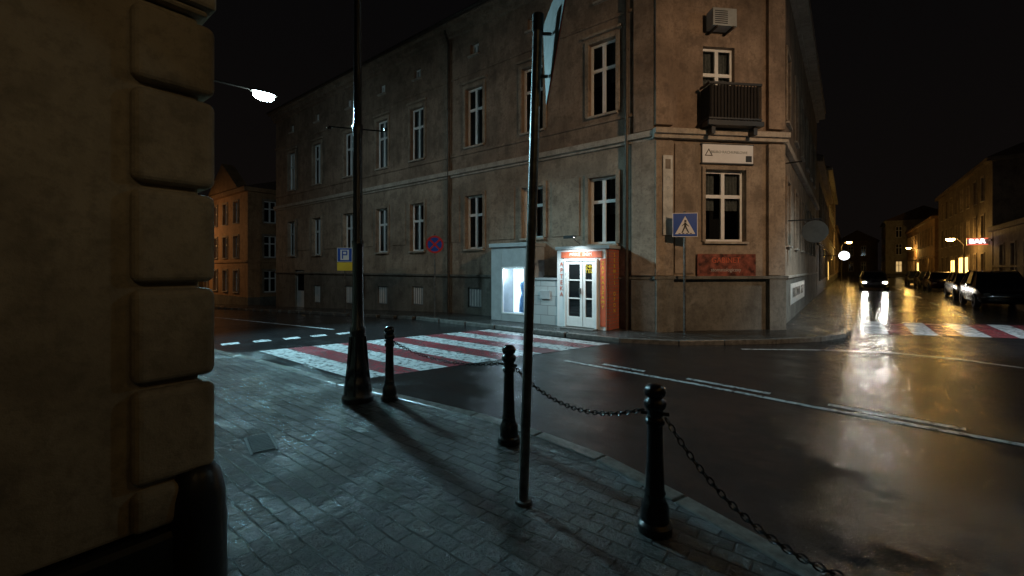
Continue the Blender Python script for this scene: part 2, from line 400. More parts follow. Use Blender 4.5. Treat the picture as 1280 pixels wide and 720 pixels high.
# chamfer
co=(-3.92,11.0); cv=Vector((2.48,2.5)); cl=cv.length; cu_=(cv.x/cl,cv.y/cl); cn=(cu_[1],-cu_[0])
cg=[(1.36,2.50,2.35,4.24)]; cup=[(1.3,2.2,5.55,7.5)]; c3=[(1.35,2.35,9.3,10.3)]
HC=11.4
wall(wb,co,cu_,cn,cl,-.2,1.34,[],'plinth'); wall(wb,co,cu_,cn,cl,1.34,Zs+.25,cg,'plaster'); wall(wb,co,cu_,cn,cl,Zs+.25,HC,cup+c3,'upper')
for q in cg: window(fr,gl,cu,co,cu_,cn,*q); surround(tr,co,cu_,cn,*q,w=.1)
for q in cup: window(fr,gl,cu,co,cu_,cn,*q)
for q in c3: window(fr,gl,cu,co,cu_,cn,*q)
for a,b_ in ((-.06,.42),(3.1,cl+.06)):
    tr.ob(co,cu_,cn,a,b_,-.05,.12,1.45,Zs-.05,'plaster'); tr.ob(co,cu_,cn,a,b_,-.05,.12,Zs+.35,10.0,'upper'); tr.ob(co,cu_,cn,a,b_,-.05,.15,-.2,1.42,'plinth')
tr.ob(co,cu_,cn,.5,1.05,-.03,.04,1.5,4.9,'plaster')
for z0,z1,p in ((1.36,1.44,.17),(Zs,Zs+.1,.16),(Zs+.1,Zs+.24,.24),(10.1,10.3,.2),(10.3,10.6,.45)):
    tr.ob(co,cu_,cn,-.12,cl+.12,-.02,p,z0,z1,'trim' if 2<z0<6 else ('plinth' if z0<2 else 'upper'))
tr.box(-4.55,-3.9,NF-.1,NF,1.45,Zs-.03,'plaster'); tr.box(-4.55,-3.9,NF-.12,NF,-.1,1.33,'plinth'); tr.box(-4.5,-3.95,NF-.08,NF,Zs+.25,10.0,'upper')
ro=(-1.44,13.5); ru=(0,1); rn=(1,0); Lr=17.0
rg=[(1.4+k*2.5,2.25+k*2.5,2.33,4.22) for k in range(6)]; rup=[(1.4+k*2.5,2.25+k*2.5,5.98,8.05) for k in range(6)]
wall(wb,ro,ru,rn,Lr,-.2,1.34,[],'plinth'); wall(wb,ro,ru,rn,Lr,1.34,Zs,rg,'plaster'); wall(wb,ro,ru,rn,Lr,Zs,H,rup,'upper')
for q in rg+rup: window(fr,gl,cu,ro,ru,rn,*q); surround(tr,ro,ru,rn,*q)
for z0,z1,p in ((1.34,1.42,.06),(Zs,Zs+.22,.14),(10.1,10.25,.12),(10.25,10.6,.4)): tr.ob(ro,ru,rn,.1,Lr,-.02,p,z0,z1,'trim')
wall(wb,(T0,NF),(0,1),(-1,0),14,-1.3,H,[],'upper'); wall(wb,(T0,NF+14),(1,0),(0,1),T1-T0,-1.3,H,[],'upper'); wall(wb,(-14,NF+19.5),(1,0),(0,1),12.56,-1,H,[],'upper'); wall(wb,(-14,NF+14),(0,1),(-1,0),5.5,-1,H,[],'upper')
wb.make('walls',apt); fr.make('window_frames',apt); gl.make('window_glass',apt); cu.make('curtains',apt); tr.make('mouldings',apt,bevel=.012)
b=MB()
ftp=[(T0-.3,NF-.42),(-4.0,NF-.42),(-1.0,13.4),(-1.0,30.7),(-14,30.7),(-14,25),(T0-.3,25)]
rdg=[(T0-.3,18),(-8,18),(-7.5,18.5),(-7.5,30.7),(-7.5,30.7),(-8,18.6),(T0-.3,18.1)]
k=7; b.add([(*p,10.6) for p in ftp]+[(*p,13.3) for p in rdg],[(i,(i+1)%k,(i+1)%k+k,i+k) for i in range(k)]+[tuple(range(k))[::-1]],'roof')
prism(b,[(-4.2,10.7),(-1.1,13.8),(-3,15.5),(-6,12.5)],10.58,11.6,'upper')
for (x,y) in ((-10,17.6),(-18,17.6),(-24,17.8)):
    b.box(x-.4,x+.4,y-.3,y+.3,12.3,14.4,'redbrick'); b.box(x-.46,x+.46,y-.36,y+.36,14.4,14.55,'trim')
b.make('roof',apt)
b=MB()
def pipe(t,nn,zb):
    b.tube([(t,nn-.1,zb),(t,nn-.1,9.9),(t,nn-.3,10.35)],.05,'zinc',10)
    for z_ in (1.5,3.5,5.4,7.5,9.4): b.lathe([(.065,z_),(.065,z_+.05)],'zinc',10,(t,nn-.1))
pipe(-11.6,NF,-.05); pipe(-4.68,NF,0)
b.tube([(T0,NF-.46,10.55),(-4.0,NF-.46,10.55)],.07,'zinc',8)
b.make('downpipes',apt,smooth=True)
def CP(a,bb): return (co[0]+cu_[0]*a+cn[0]*bb,co[1]+cu_[1]*a+cn[1]*bb)
b=MB(); BA0,BA1,BB=1.17,2.62,.5
b.ob(co,cu_,cn,BA0-.03,BA1+.03,.242,BB+.03,5.26,5.38,'black')
for a in (BA0+.15,BA1-.15): b.ob(co,cu_,cn,a-.05,a+.05,.26,.45,5.06,5.26,'black')
for a0,a1,b0,b1 in ((BA0,BA1,BB-.03,BB),(BA0,BA0+.03,.05,BB-.03),(BA1-.03,BA1,.05,BB-.03)):
    b.ob(co,cu_,cn,a0,a1,b0,b1,6.3,6.36,'black'); b.ob(co,cu_,cn,a0,a1,b0,b1,5.42,5.46,'black')
k=BA0+.06
while k<BA1-.03: b.ob(co,cu_,cn,k,k+.022,BB-.025,BB-.005,5.38,6.3,'dark'); k+=.09
b.ob(co,cu_,cn,BA0+.04,BA1-.04,BB-.05,BB-.035,5.46,6.28,'dark'); b.ob(co,cu_,cn,BA0+.035,BA0+.05,.06,BB-.06,5.46,6.28,'dark'); b.ob(co,cu_,cn,BA1-.05,BA1-.035,.06,BB-.06,5.46,6.28,'dark')
b.make('balcony',apt)
b=MB(); b.ob(co,cu_,cn,1.35,2.0,.08,.38,7.85,8.3,'grey'); 
for zz in range(7): b.ob(co,cu_,cn,1.4,1.75,.38,.39,7.9+zz*.052,7.92+zz*.052,'black')
for a in (1.45,1.9): b.ob(co,cu_,cn,a-.02,a+.02,.0,.4,7.79,7.85,'zinc')
b.make('air_conditioner',apt,bevel=.01)
def text(s,size,mat,parent,loc,rot,name='lettering',ext=.002,align='CENTER'):
    c=bpy.data.curves.new(name,'FONT'); c.body=s; c.size=size; c.extrude=ext; c.align_x=align; c.align_y='CENTER'; c.space_line=.85
    c.materials.append(M[mat]); ob=bpy.data.objects.new(name,c); sc.collection.objects.link(ob); ob.parent=parent
    ob.location=loc; ob.rotation_euler=rot; return ob
angC=math.atan2(cu_[1],cu_[0])
b=MB(); b.ob(co,cu_,cn,1.25,2.68,.02,.07,4.42,4.9,'signwhite'); b.ob(co,cu_,cn,2.47,2.64,.07,.074,4.46,4.62,'black'); b.ob(co,cu_,cn,1.22,2.71,.0,.06,4.39,4.42,'black'); b.ob(co,cu_,cn,1.22,2.71,.0,.06,4.9,4.93,'black')
b.make('office_board',apt)
text('BIURO RACHUNKOWE',.10,'grey',apt,(*CP(2.0,.075),4.7),(math.pi/2,0,angC)); text('△',.25,'zinc',apt,(*CP(1.42,.075),4.67),(math.pi/2,0,angC))
b=MB(); b.ob(co,cu_,cn,.12,.38,.125,.16,2.5,4.55,'signgrey'); b.ob(co,cu_,cn,.18,.32,.161,.164,4.2,4.45,'zinc'); b.make('banner',apt)
for j,ch in enumerate('OPTYK'): text(ch,.15,'grey',apt,(*CP(.25,.163),3.95-j*.26),(math.pi/2,0,angC))
b=MB(); b.ob(co,cu_,cn,1.1,2.75,.05,.08,1.42,2.02,'poster'); b.make('poster',apt)
text('GABINET',.2,'orange',apt,(*CP(1.9,.083),1.85),(math.pi/2,0,angC)); text('stomatologiczny',.13,'signgrey',apt,(*CP(1.9,.083),1.6),(math.pi/2,0,angC))
b=MB(); b.ob(ro,ru,rn,2.3,7.5,.01,.04,.5,1.15,'signgrey'); b.make('wall_banner',apt)
text('HURTOWNIA  SKLEP',.45,'zinc',apt,(-1.395,18.4,.83),(math.pi/2,0,math.pi/2))
b=MB(); b.tube([(-1.44,15.0,3.05),(-.6,15.0,3.05)],.02,'black'); 
vs=[]
for yy in (14.96,15.04):
    for i in range(28):
        a=2*math.pi*i/28; vs.append((-.75+.32*math.cos(a),yy,2.7+.32*math.sin(a)))
fs=[tuple(range(28))[::-1],tuple(range(28,56))]+[(i,(i+1)%28,(i+1)%28+28,i+28) for i in range(28)]
b.add(vs,fs,'darksign'); b.tube([(-1.44,14.2,4.6),(-1.0,14.2,4.6)],.02,'black')
b.make('projecting_sign',apt)

# ---------------- vestibule / shop
M['lit']=emis('lit_display',(.70,.88,1.0),2.6)
shop=empty('shop_entrance',rz=-A)
b=MB()
b.box(-6.48,-4.93,10.36,11.0,0,2.16,'redbrick'); b.box(-6.54,-4.88,10.27,11.0,2.163,2.25,'grey')
b.box(-6.50,-5.0,10.30,10.357,0,2.16,'signwhite')
b.box(-6.35,-5.1,10.27,10.297,1.93,2.10,'orange')
b.box(-5.15,-4.99,10.285,10.297,.1,1.9,'orange')
b.make('porch_walls',shop,bevel=.006)
b=MB()
dx0,dx1=-6.17,-5.28
b.box(dx0-.06,dx0,10.22,10.298,.03,1.9,'white'); b.box(dx1,dx1+.06,10.22,10.298,.03,1.9,'white'); b.box(dx0,dx1,10.22,10.298,1.84,1.898,'white'); b.box(dx0-.06,dx1+.06,10.0,10.298,.0,.028,'kerb')
mid=(dx0+dx1)/2+.08
for p,q in ((dx0+.01,mid-.01),(mid+.01,dx1-.01)):
    b.box(p,p+.075,10.235,10.29,.05,1.82,'white'); b.box(q-.075,q,10.235,10.29,.05,1.82,'white'); b.box(p+.075,q-.075,10.237,10.288,.05,.32,'white'); b.box(p+.075,q-.075,10.237,10.288,1.75,1.82,'white')
    for zz in (.8,1.3): b.box(p+.075,q-.075,10.237,10.288,zz,zz+.035,'white')
b.box(mid-.09,mid-.04,10.19,10.235,.95,1.1,'galv')
b.make('door_frame',shop,bevel=.004)
b=MB(); b.box(dx0+.02,dx1-.02,10.26,10.28,.06,1.8,'bglass'); b.make('door_glass',shop)
for j,ch in enumerate('APTEKA'): text(ch,.17,'orange',shop,(-6.35,10.293,1.75-j*.17),(math.pi/2,0,0))
for j,ch in enumerate('ZAPRASZAMY'): text(ch,.12,'yellow',shop,(-5.07,10.28,1.78-j*.13),(math.pi/2,0,0))
for j,ch in enumerate('SERWIS OPON'): text(ch,.15,'yellow',shop,(-4.926,10.68,2.0-j*.15),(math.pi/2,0,math.pi/2))
text('MEBLE  DOM',.12,'signwhite',shop,(-5.73,10.265,2.02),(math.pi/2,0,0))
text('24h\nTEL',.14,'yellow',shop,(-5.45,10.232,1.62),(math.pi/2,0,0))
b=MB(); b.box(-7.40,-6.483,10.34,11.0,0,1.3,'stonetile'); b.box(-7.40,-6.5,10.31,11.0,1.303,1.36,'grey'); b.box(-7.1,-6.75,10.30,10.338,.75,1.0,'grey'); b.make('side_cladding',shop,bevel=.005)
b=MB()
b.box(-8.98,-8.55,10.3,11,0,2.3,'grey'); b.box(-7.63,-7.403,10.3,11,0,2.3,'grey'); b.box(-8.547,-7.633,10.3,11,0,.22,'grey'); b.box(-8.547,-7.633,10.3,11,1.68,2.3,'grey'); b.box(-9.03,-7.36,10.24,11,2.303,2.42,'grey')
for p,q,r,s in ((-8.547,-8.50,.223,1.677),(-7.68,-7.636,.223,1.677),(-8.5,-7.68,.223,.27),(-8.5,-7.68,1.63,1.677)): b.box(p,q,10.29,10.36,r,s,'white')
b.make('display_housing',shop,bevel=.006)
b=MB(); b.box(-8.545,-7.635,10.9,10.96,.22,1.68,'lit'); b.make('display_backlight',shop)
b=MB(); b.quad((-8.5,10.33,.25),(-7.68,10.33,.25),(-7.68,10.33,1.65),(-8.5,10.33,1.65),'glass'); b.make('display_glass',shop)
M['cloth']=simple('blue_cloth',(.20,.42,.78),.8,0,.4,8,.4)
b=MB(); b.lathe([(.02,.25),(.2,.28),(.19,.5),(.17,.7),(.12,.86),(.15,1.0),(.17,1.12),(.14,1.2),(.05,1.24),(.045,1.3),(.02,1.32)],'cloth',20,(-7.9,10.68))
b.make('dress_form',shop,smooth=True)

# ================================================ NEIGHBOUR BUILDINGS
M['litwarm']=emis('lit_window_warm',(1,.62,.25),1.0); M['litwarm2']=emis('lit_shop_warm',(1,.6,.15),4.5)
def house(name,x0,x1,y0,y1,h,face,mat,base='plinth',sp=2.3,ww=.9,floors=3,z0=0,litp=.0,roofh=2.5):
    e=empty(name,rz=-A); w,f,g,c,t=MB(),MB(),MB(),MB(),MB()
    F={'-y':((x0,y0),(1,0),(0,-1),x1-x0),'+x':((x1,y0),(0,1),(1,0),y1-y0),'-x':((x0,y1),(0,-1),(-1,0),y1-y0),'+y':((x1,y1),(-1,0),(0,1),x1-x0)}
    for k,(o,u,n,l) in F.items():
        ops=[]
        if k in face:
            nn=int((l-.8)/sp); off=(l-nn*sp)/2
            fh=(h-.8)/floors
            for i in range(nn):
                for j in range(floors):
                    a=off+sp*(i+.5); zz=z0+.9+j*fh
                    ops.append((a-ww/2,a+ww/2,zz,zz+fh*.62))
        wall(w,o,u,n,l,z0-.6,z0+.6,[],base); wall(w,o,u,n,l,z0+.6,z0+h,ops,mat)
        for q in ops:
            lit='litwarm' if random.random()<litp else None
            window(f,g,c,o,u,n,*q,curt=False,lit=lit); surround(t,o,u,n,*q,w=.12)
        t.ob(o,u,n,0,l,0,.08,z0+h*.37,z0+h*.37+.14,mat); t.ob(o,u,n,-.2,l+.2,.001,.3,z0+h-.3,z0+h-.02,mat)
    w.make('walls',e); f.make('window_frames',e); g.make('window_glass',e); c.make('interiors',e); t.make('mouldings',e)
    r=MB(); cx,cy=(x0+x1)/2,(y0+y1)/2
    if x1-x0>y1-y0: R=[(x0-.3,cy,z0+h+roofh),(x1+.3,cy,z0+h+roofh)]; fs=[(0,1,5,4),(2,3,4,5),(3,0,4),(1,2,5),(3,2,1,0)]
    else: R=[(cx,y0-.3,z0+h+roofh),(cx,y1+.3,z0+h+roofh)]; fs=[(1,2,5,4),(3,0,4,5),(0,1,4),(2,3,5),(3,2,1,0)]
    r.add([(x0-.3,y0-.3,z0+h),(x1+.3,y0-.3,z0+h),(x1+.3,y1+.3,z0+h),(x0-.3,y1+.3,z0+h)]+R,fs,'roof'); r.make('roof',e)
    return e
M['ochre']=plaster_mat('ochre_plaster',(.34,.20,.10),(.46,.28,.15),False,.4)
M['pale']=plaster_mat('pale_plaster',(.36,.33,.28),(.46,.43,.37),False,.4)
M['brown']=plaster_mat('brown_plaster',(.18,.13,.1),(.26,.2,.15),False,.4)
hl=house('gabled_townhouse',-47,-31,11.2,24,7.9,('-y','+x'),'ochre',z0=gz(-34),floors=3,ww=.8,sp=2.0,roofh=2)
b=MB(); zt=gz(-34)+7.9
b.add([(-37.5,10.85,zt),(-31.8,10.85,zt),(-34.6,10.85,zt+2.0),(-37.5,11.6,zt),(-31.8,11.6,zt),(-34.6,11.6,zt+2.0)],[(0,1,2),(3,5,4),(0,2,5,3),(1,4,5,2)],'ochre')
b.make('pediment',hl)
house('townhouse',-14,-1.44,30.8,52,8.2,('+x',),'brown',sp=2.6,floors=2,roofh=3,litp=.1)
house('townhouse',-14,-1.5,52.2,80,11.5,('+x','-y'),'pale',sp=2.6,floors=3,litp=.1)
house('townhouse',-14,-1.5,80.3,125,8,('+x','-y'),'brown',sp=2.6,floors=2,litp=.15)
house('low_shop_building',8.3,18,26,46,4.6,('-x','-y'),'brown',sp=2.6,floors=1,litp=.12,roofh=1.6)
house('townhouse',8.3,19,46.3,70,9.8,('-x','-y'),'brown',sp=2.6,floors=3,litp=.04)
house('townhouse',8.0,18,70.3,100,7.8,('-x','-y'),'ochre',sp=2.6,floors=2,litp=.1)
house('townhouse',5.6,16,108,120,10.6,('-x','-y'),'pale',sp=2.2,floors=3,litp=.05)
house('townhouse',-2,5.3,128,140,8,('-y',),'brown',sp=2.3,floors=2,litp=.1)
# ================================================ LEFT WALL
e=empty('rusticated_wall',rz=-A)
b=MB(); tw=-2.62; ne=.72
b.box(-12,tw,-7,ne,.40,2.93,'cream'); b.make('wall_body',e,bevel=.02)
b=MB(); b.box(-12.05,tw+.05,-7.05,ne+.045,-.02,.385,'blackbase'); b.make('plinth',e,bevel=.04)
b=MB(); b.lathe([(.13,-.02),(.13,.35),(.12,.5),(.10,.6),(.06,.655),(.01,.67)],'blackbase',20,(tw-.01,ne-.005)); b.make('guard_stone',e,smooth=True)
b=MB(); b.box(-12.06,tw+.07,-7.06,ne+.06,2.97,3.06,'cream'); b.box(-12.03,tw+.04,-7.03,ne+.03,2.933,2.967,'cream'); b.make('coping',e,bevel=.02)
b=MB(); b.box(tw-.3,tw+.045,ne-.27,ne+.045,.40,.60,'cream'); zz=.63
while zz<2.85:
    h=min(.455,2.9-zz); b.box(tw-.3,tw+.06,ne-.27,ne+.06,zz,zz+h-.012,'cream'); zz+=.475
q_=b.make('quoins',e,bevel=.04); q_.modifiers[0].segments=4

# ================================================ STREET FURNITURE
def bollard(x,y):
    b=MB()
    b.lathe([(.105,0),(.105,.05),(.088,.07),(.085,.16),(.07,.19),(.06,.22),(.066,.24),(.058,.26),(.05,.5),(.047,.66),(.06,.675),(.06,.70),(.047,.715),(.05,.76),(.064,.775),(.07,.80),(.064,.82),(.045,.835),(.06,.85),(.068,.875),(.06,.90),(.038,.918),(.012,.925)],'iron',22)
    for s in (-1,1): b.tube([(s*.045,0,.735),(s*.085,0,.735)],.012,'iron',8)
    return b.make('bollard',loc=(x,y,0),smooth=True,rotz=random.uniform(-.6,-.3))
BP=[(-1.53,5.32),(-.03,4.03),(.90,2.68),(1.62,1.12)]
for p in BP: bollard(*p)
def torus_link(b,c,dirv,roll,Ln=.052,w=.015,r=.0048):
    d=dirv.normalized(); up=Vector((0,0,1)); a=d.cross(up).normalized(); bb=a.cross(d)
    a2=a*math.cos(roll)+bb*math.sin(roll); n2=d.cross(a2)
    vs=[];fs=[];S=10;R=5
    for i in range(S):
        t=2*math.pi*i/S; ce=c+d*(Ln/2*math.cos(t))+a2*(w*math.sin(t)); o_=(d*math.cos(t)+a2*math.sin(t)).normalized()
        for j in range(R):
            q=2*math.pi*j/R; vs.append(ce+o_*r*math.cos(q)+n2*r*math.sin(q))
    for i in range(S):
        for j in range(R): fs.append((i*R+j,((i+1)%S)*R+j,((i+1)%S)*R+(j+1)%R,i*R+(j+1)%R))
    b.add(vs,fs,'iron')
for (p,q),sag in zip(zip(BP[:-1],BP[1:]),(.10,.17,.36)):
    b=MB(); P=Vector((*p,.735)); Q=Vector((*q,.735)); dd=(Q-P).normalized(); P=P+dd*.09; Q=Q-dd*.09
    f=lambda t:P.lerp(Q,t)-Vector((0,0,sag*4*t*(1-t)))
    ln=sum((f((i+1)/50)-f(i/50)).length for i in range(50)); cnt=int(ln/.038)
    for i in range(cnt): 
        t=(i+.5)/cnt; torus_link(b,f(t),f(t+.01)-f(t-.01),(i%2)*math.pi/2+.4)
    b.make('chain',smooth=True)
b=MB()
b.lathe([(.19,0),(.19,.06),(.165,.09),(.16,.2),(.15,.26),(.13,.3),(.125,.36),(.135,.4),(.12,.44),(.10,.62),(.088,.82),(.095,.86),(.095,.9),(.075,.94),(.066,1.2),(.062,1.9),(.07,1.93),(.07,1.98),(.058,2.0),(.054,3.3),(.062,3.33),(.062,3.42),(.05,3.45),(.045,5.0),(.06,5.03),(.06,5.1),(.04,5.14),(.05,5.3),(.09,5.36)],'iron',20)
for k in range(8):
    a=k*math.pi/4; b.tube([(.155*math.cos(a),.155*math.sin(a),.1),(.118*math.cos(a),.118*math.sin(a),.42),(.088*math.cos(a),.088*math.sin(a),.8)],.018,'iron',6)
b.tube([(-.34,0,3.40),(.34,0,3.36)],.009,'iron',6)
for s in(-1,1): b.lathe([(.004,3.36),(.02,3.37),(.02,3.39),(.004,3.41)],'iron',8,(s*.34,0))
lp=empty('ornamental_street_lamp',(-1.92,5.3,0),.1); b.make('lamp_column',lp,smooth=True)
b=MB(); b.lathe([(.10,5.36),(.17,5.75),(.17,5.77)],'bglass',6); b.lathe([(.2,5.77),(.2,5.8),(.12,5.95),(.04,6.0),(.03,6.08),(.005,6.1)],'iron',6); b.make('lantern',lp)

sp=empty('give_way_sign',(.079,3.0,0))
b=MB(); top=Vector((.105,0,3.40))
b.tube([(0,0,-.02),tuple(top*.5),tuple(top)],.034,'galv',16); b.tube([tuple(top*.975),tuple(top*1.01)],.04,'black',16)
b.tube([(0,0,0),(0,0,.02)],.06,'galv',16)
b.make('post',sp,smooth=True)
b=MB(); ang=math.radians(98)
def SP(a,z,off):
    lean=(z-2.8)*.09
    return (.165+lean+math.cos(ang)*a+math.sin(ang)*off, math.sin(ang)*a-math.cos(ang)*off, z)
tri=[(-.45,3.60),(.45,3.60),(0,2.80)]
for off,scl,mt in ((0,1,'signback'),(.006,1.0,'red'),(.010,.66,'yellow')):
    cz=3.333
    b.add([SP(a*scl,cz+(z_-cz)*scl,off) for a,z_ in tri]+[SP(a*scl,cz+(z_-cz)*scl,off-.004) for a,z_ in tri],[(0,1,2),(5,4,3),(0,3,4,1),(1,4,5,2),(2,5,3,0)],mt)
b.tube([(.10,0,3.3),(.20,0,3.3)],.012,'galv',8); b.tube([(.09,0,3.0),(.175,0,3.0)],.012,'galv',8)
b.make('plate',sp)

def pole_sign(name,x,y,z0,h,build,rz=0,r=.03):
    e=empty(name,(x,y,z0),rz); b=MB(); b.tube([(0,0,-.05),(0,0,h)],r,'galv',12); b.tube([(0,0,h),(0,0,h+.015)],r*1.15,'black',12)
    b.make('post',e,smooth=True); p=MB(); build(p); p.make('plate',e); return e
def crossing(p):
    p.box(-.3,.3,-.045,-.035,2.43,3.03,'signwhite'); p.box(-.285,.285,-.049,-.0452,2.445,3.015,'blue')
    p.add([(-.24,-.052,2.5),(.24,-.052,2.5),(0,-.052,2.95)],[(0,1,2)],'signwhite')
    y=-.055
    for q in ([(-.02,y,2.80),(.03,y,2.80),(.03,y,2.85),(-.02,y,2.85)],[(-.03,y,2.67),(.03,y,2.67),(.025,y,2.79),(-.02,y,2.79)],[(-.03,y,2.68),(-.09,y,2.53),(-.06,y,2.53),(0,y,2.66)],[(0,y,2.66),(.07,y,2.53),(.1,y,2.53),(.03,y,2.68)],[(.02,y,2.77),(.09,y,2.70),(.09,y,2.68),(.01,y,2.74)],[(-.02,y,2.77),(-.08,y,2.71),(-.08,y,2.69),(-.02,y,2.74)]): p.quad(*q,'black')
    for k in range(4): x=-.16+k*.09; p.quad((x,y,2.505),(x+.05,y,2.505),(x+.05,y,2.523),(x,y,2.523),'black')
pole_sign('pedestrian_crossing_sign',4.34,10.7,0,3.05,crossing,-.15)
def parking(p):
    p.box(-.3,.3,-.045,-.035,2.12,2.72,'signwhite'); p.box(-.28,.28,-.049,-.0452,2.14,2.7,'blue'); p.box(-.3,.3,-.045,-.035,1.75,2.10,'yellow')
    y=-.052
    p.box(-.17,.17,y-.002,y,2.2,2.64,'signwhite'); p.box(-.11,-.06,y-.006,y-.0025,2.25,2.6,'blue'); p.box(-.06,.1,y-.006,y-.0025,2.55,2.6,'blue'); p.box(-.06,.1,y-.006,y-.0025,2.4,2.45,'blue'); p.box(.06,.11,y-.006,y-.0025,2.45,2.55,'blue')
q=W(-16.8,9.8,gz(-16.8)); pole_sign('parking_sign',q.x,q.y,q.z,2.8,parking,.25)
def nostop(p):
    for r,yy,m in ((.3,-.045,'red'),(.235,-.05,'blue')):
        vs=[(r*math.cos(2*math.pi*i/30),yy,2.45+r*math.sin(2*math.pi*i/30)) for i in range(30)]+[(r*math.cos(2*math.pi*i/30),yy+.004,2.45+r*math.sin(2*math.pi*i/30)) for i in range(30)]
        p.add(vs,[tuple(range(30)),tuple(range(30,60))[::-1]]+[(i,(i+1)%30,(i+1)%30+30,i+30) for i in range(30)],m)
    for s,yy in ((1,-.053),(-1,-.0535)):
        d=Vector((.707*s,0,.707)); pr=Vector((.707,0,-.707*s))
        c=Vector((0,yy,2.45)); p.quad(*[tuple(c+d*a*.235+pr*b_*.03) for a,b_ in ((-1,-1),(1,-1),(1,1),(-1,1))],'red')
q=W(-11.05,9.75,0); pole_sign('no_stopping_sign',q.x,q.y,q.z,2.8,nostop,.1)

M['led']=emis('led_lens',(.66,.92,1.0),190); M['sodium']=emis('sodium_lens',(1,.6,.16),60); M['globe']=emis('lit_globe',(.9,.95,1),5)
def spot(name,parent,loc,target,power,col,ang,blend=.6,r=.12):
    l=bpy.data.lights.new(name,'SPOT'); l.energy=power; l.color=col; l.spot_size=math.radians(ang); l.spot_blend=blend; l.shadow_soft_size=r
    o=bpy.data.objects.new(name,l); sc.collection.objects.link(o); o.location=loc
    o.rotation_euler=(Vector(target)-Vector(loc)).to_track_quat('-Z','Y').to_euler()
    if parent: o.parent=parent; o.matrix_parent_inverse=parent.matrix_basis.inverted()
    return o
def point(name,parent,loc,power,col,r=.1):
    l=bpy.data.lights.new(name,'POINT'); l.energy=power; l.color=col; l.shadow_soft_size=r
    o=bpy.data.objects.new(name,l); sc.collection.objects.link(o); o.location=loc
    if parent: o.parent=parent; o.matrix_parent_inverse=parent.matrix_basis.inverted()
    return o
RI=Matrix.Rotation(-A,4,'Z').inverted()
def arm_lamp(base,head,hz,lens,rlens=(.30,.13)):
    base=Vector(base); head=Vector((head[0],head[1],hz))
    e=empty('street_lamp',base); e.matrix_basis=Matrix.Translation(base)
    rel=head-base; d=Vector((rel.x,rel.y,0)); dl=d.length; dn=d.normalized()
    b=MB(); b.tube([(0,0,0),(0,0,1),(0,0,rel.z-.5),tuple(dn*.25+Vector((0,0,rel.z-.15))),tuple(dn*(dl*.5)+Vector((0,0,rel.z+.02))),tuple(dn*(dl-.3)+Vector((0,0,rel.z+.06)))],[.09,.075,.055,.05,.035,.03],'zinc',12)
    b.make('mast_and_arm',e,smooth=True)
    b=MB(); sid=Vector((-dn.y,dn.x,0)); S=20
    vs=[]
    for z_,s in ((.02,1.0),(.07,.95),(.11,.6),(.125,.15)):
        for i in range(S):
            a=2*math.pi*i/S; vs.append(rel+dn*(.38*s*math.cos(a))+sid*(.16*s*math.sin(a))+Vector((0,0,z_)))
    fs=[(j*S+i,j*S+(i+1)%S,(j+1)*S+(i+1)%S,(j+1)*S+i) for j in range(3) for i in range(S)]+[tuple(range(S))[::-1],tuple(3*S+i for i in range(S))]
    b.add(vs,fs,'zinc'); b.make('lamp_head',e,smooth=True)
    b=MB(); vs=[]
    for z_,s in ((.015,1),(-.08,.95),(-.15,.75),(-.19,.3)):
        for i in range(S):
            a=2*math.pi*i/S; vs.append(rel+dn*(rlens[0]*s*math.cos(a))+sid*(rlens[1]*s*math.sin(a))+Vector((0,0,z_)))
    b.add(vs,[(j*S+i,j*S+(i+1)%S,(j+1)*S+(i+1)%S,(j+1)*S+i) for j in range(3) for i in range(S)]+[tuple(3*S+i for i in range(S))],lens); b.make('lens',e,smooth=True)
    return e
LC=(.44,.86,1.0)
hd=W(-14,5.5,0); led=arm_lamp(tuple(W(-14.3,2.5,gz(-14))),(hd.x,hd.y),6.95,'led')
spot('led_light',led,(hd.x,hd.y,6.72),tuple(W(-5.5,3.6,0)),5400,LC,110,.85,.38)
hd2=W(5.2,12.6,0); l2=arm_lamp(tuple(W(7.6,12.4,0)),(hd2.x,hd2.y),7.4,'led',(.2,.1))
spot('led_light',l2,(hd2.x,hd2.y,7.2),tuple(W(1.0,16.4,0)),3000,(.75,.93,1.0),66,.8,.25)
fl=arm_lamp((9.5,-3.2,0),(8.6,-1.4),8.2,'sodium')
spot('sodium_light',fl,(8.6,-1.4,7.95),(4.9,11.5,4.0),3100,(1,.65,.38),60,1.0,.25)
f2=arm_lamp((2.6,-5.5,0),(1.7,-4.6),6.2,'sodium',(.12,.07))
spot('sodium_light',f2,(1.7,-4.6,5.95),(-1.8,1.9,3.2),125,(1,.78,.48),36,1.0,.3)
hq=W(-40,7.5,0); f3=arm_lamp(tuple(W(-40,9.0,gz(-40))),(hq.x,hq.y),5,'sodium'); spot('sodium_light',f3,(hq.x,hq.y,4.75),tuple(W(-35,11.5,2.5)),520,(1,.5,.2),110,.8,.1)
for (t,nn,hz,pw) in ((7.55,51,4.1,230),(8.0,88,4.7,320),(-.7,70,5.0,200),(7.6,118,5,320)):
    s=1 if t>3 else -1
    hq=W(t-.8*s,nn,0); f=arm_lamp(tuple(W(t,nn,0)),(hq.x,hq.y),hz,'sodium',(.28,.2)); point('sodium_light',f,(hq.x,hq.y,hz-.3),pw,(1,.56,.14))
e=empty('added_porch_lamp',rz=-A); b=MB(); b.tube([(-5.75,10.27,2.3),(-5.75,9.75,2.5)],.012,'black'); b.box(-5.9,-5.6,9.66,9.82,2.46,2.50,'black'); b.box(-5.9,-5.6,9.655,9.66,2.42,2.50,'black'); b.make('bracket_and_housing',e)  # assumed fixture, added to brighten the doorway
b=MB(); b.box(-5.87,-5.63,9.70,9.78,2.447,2.457,'globe'); b.make('lens',e)
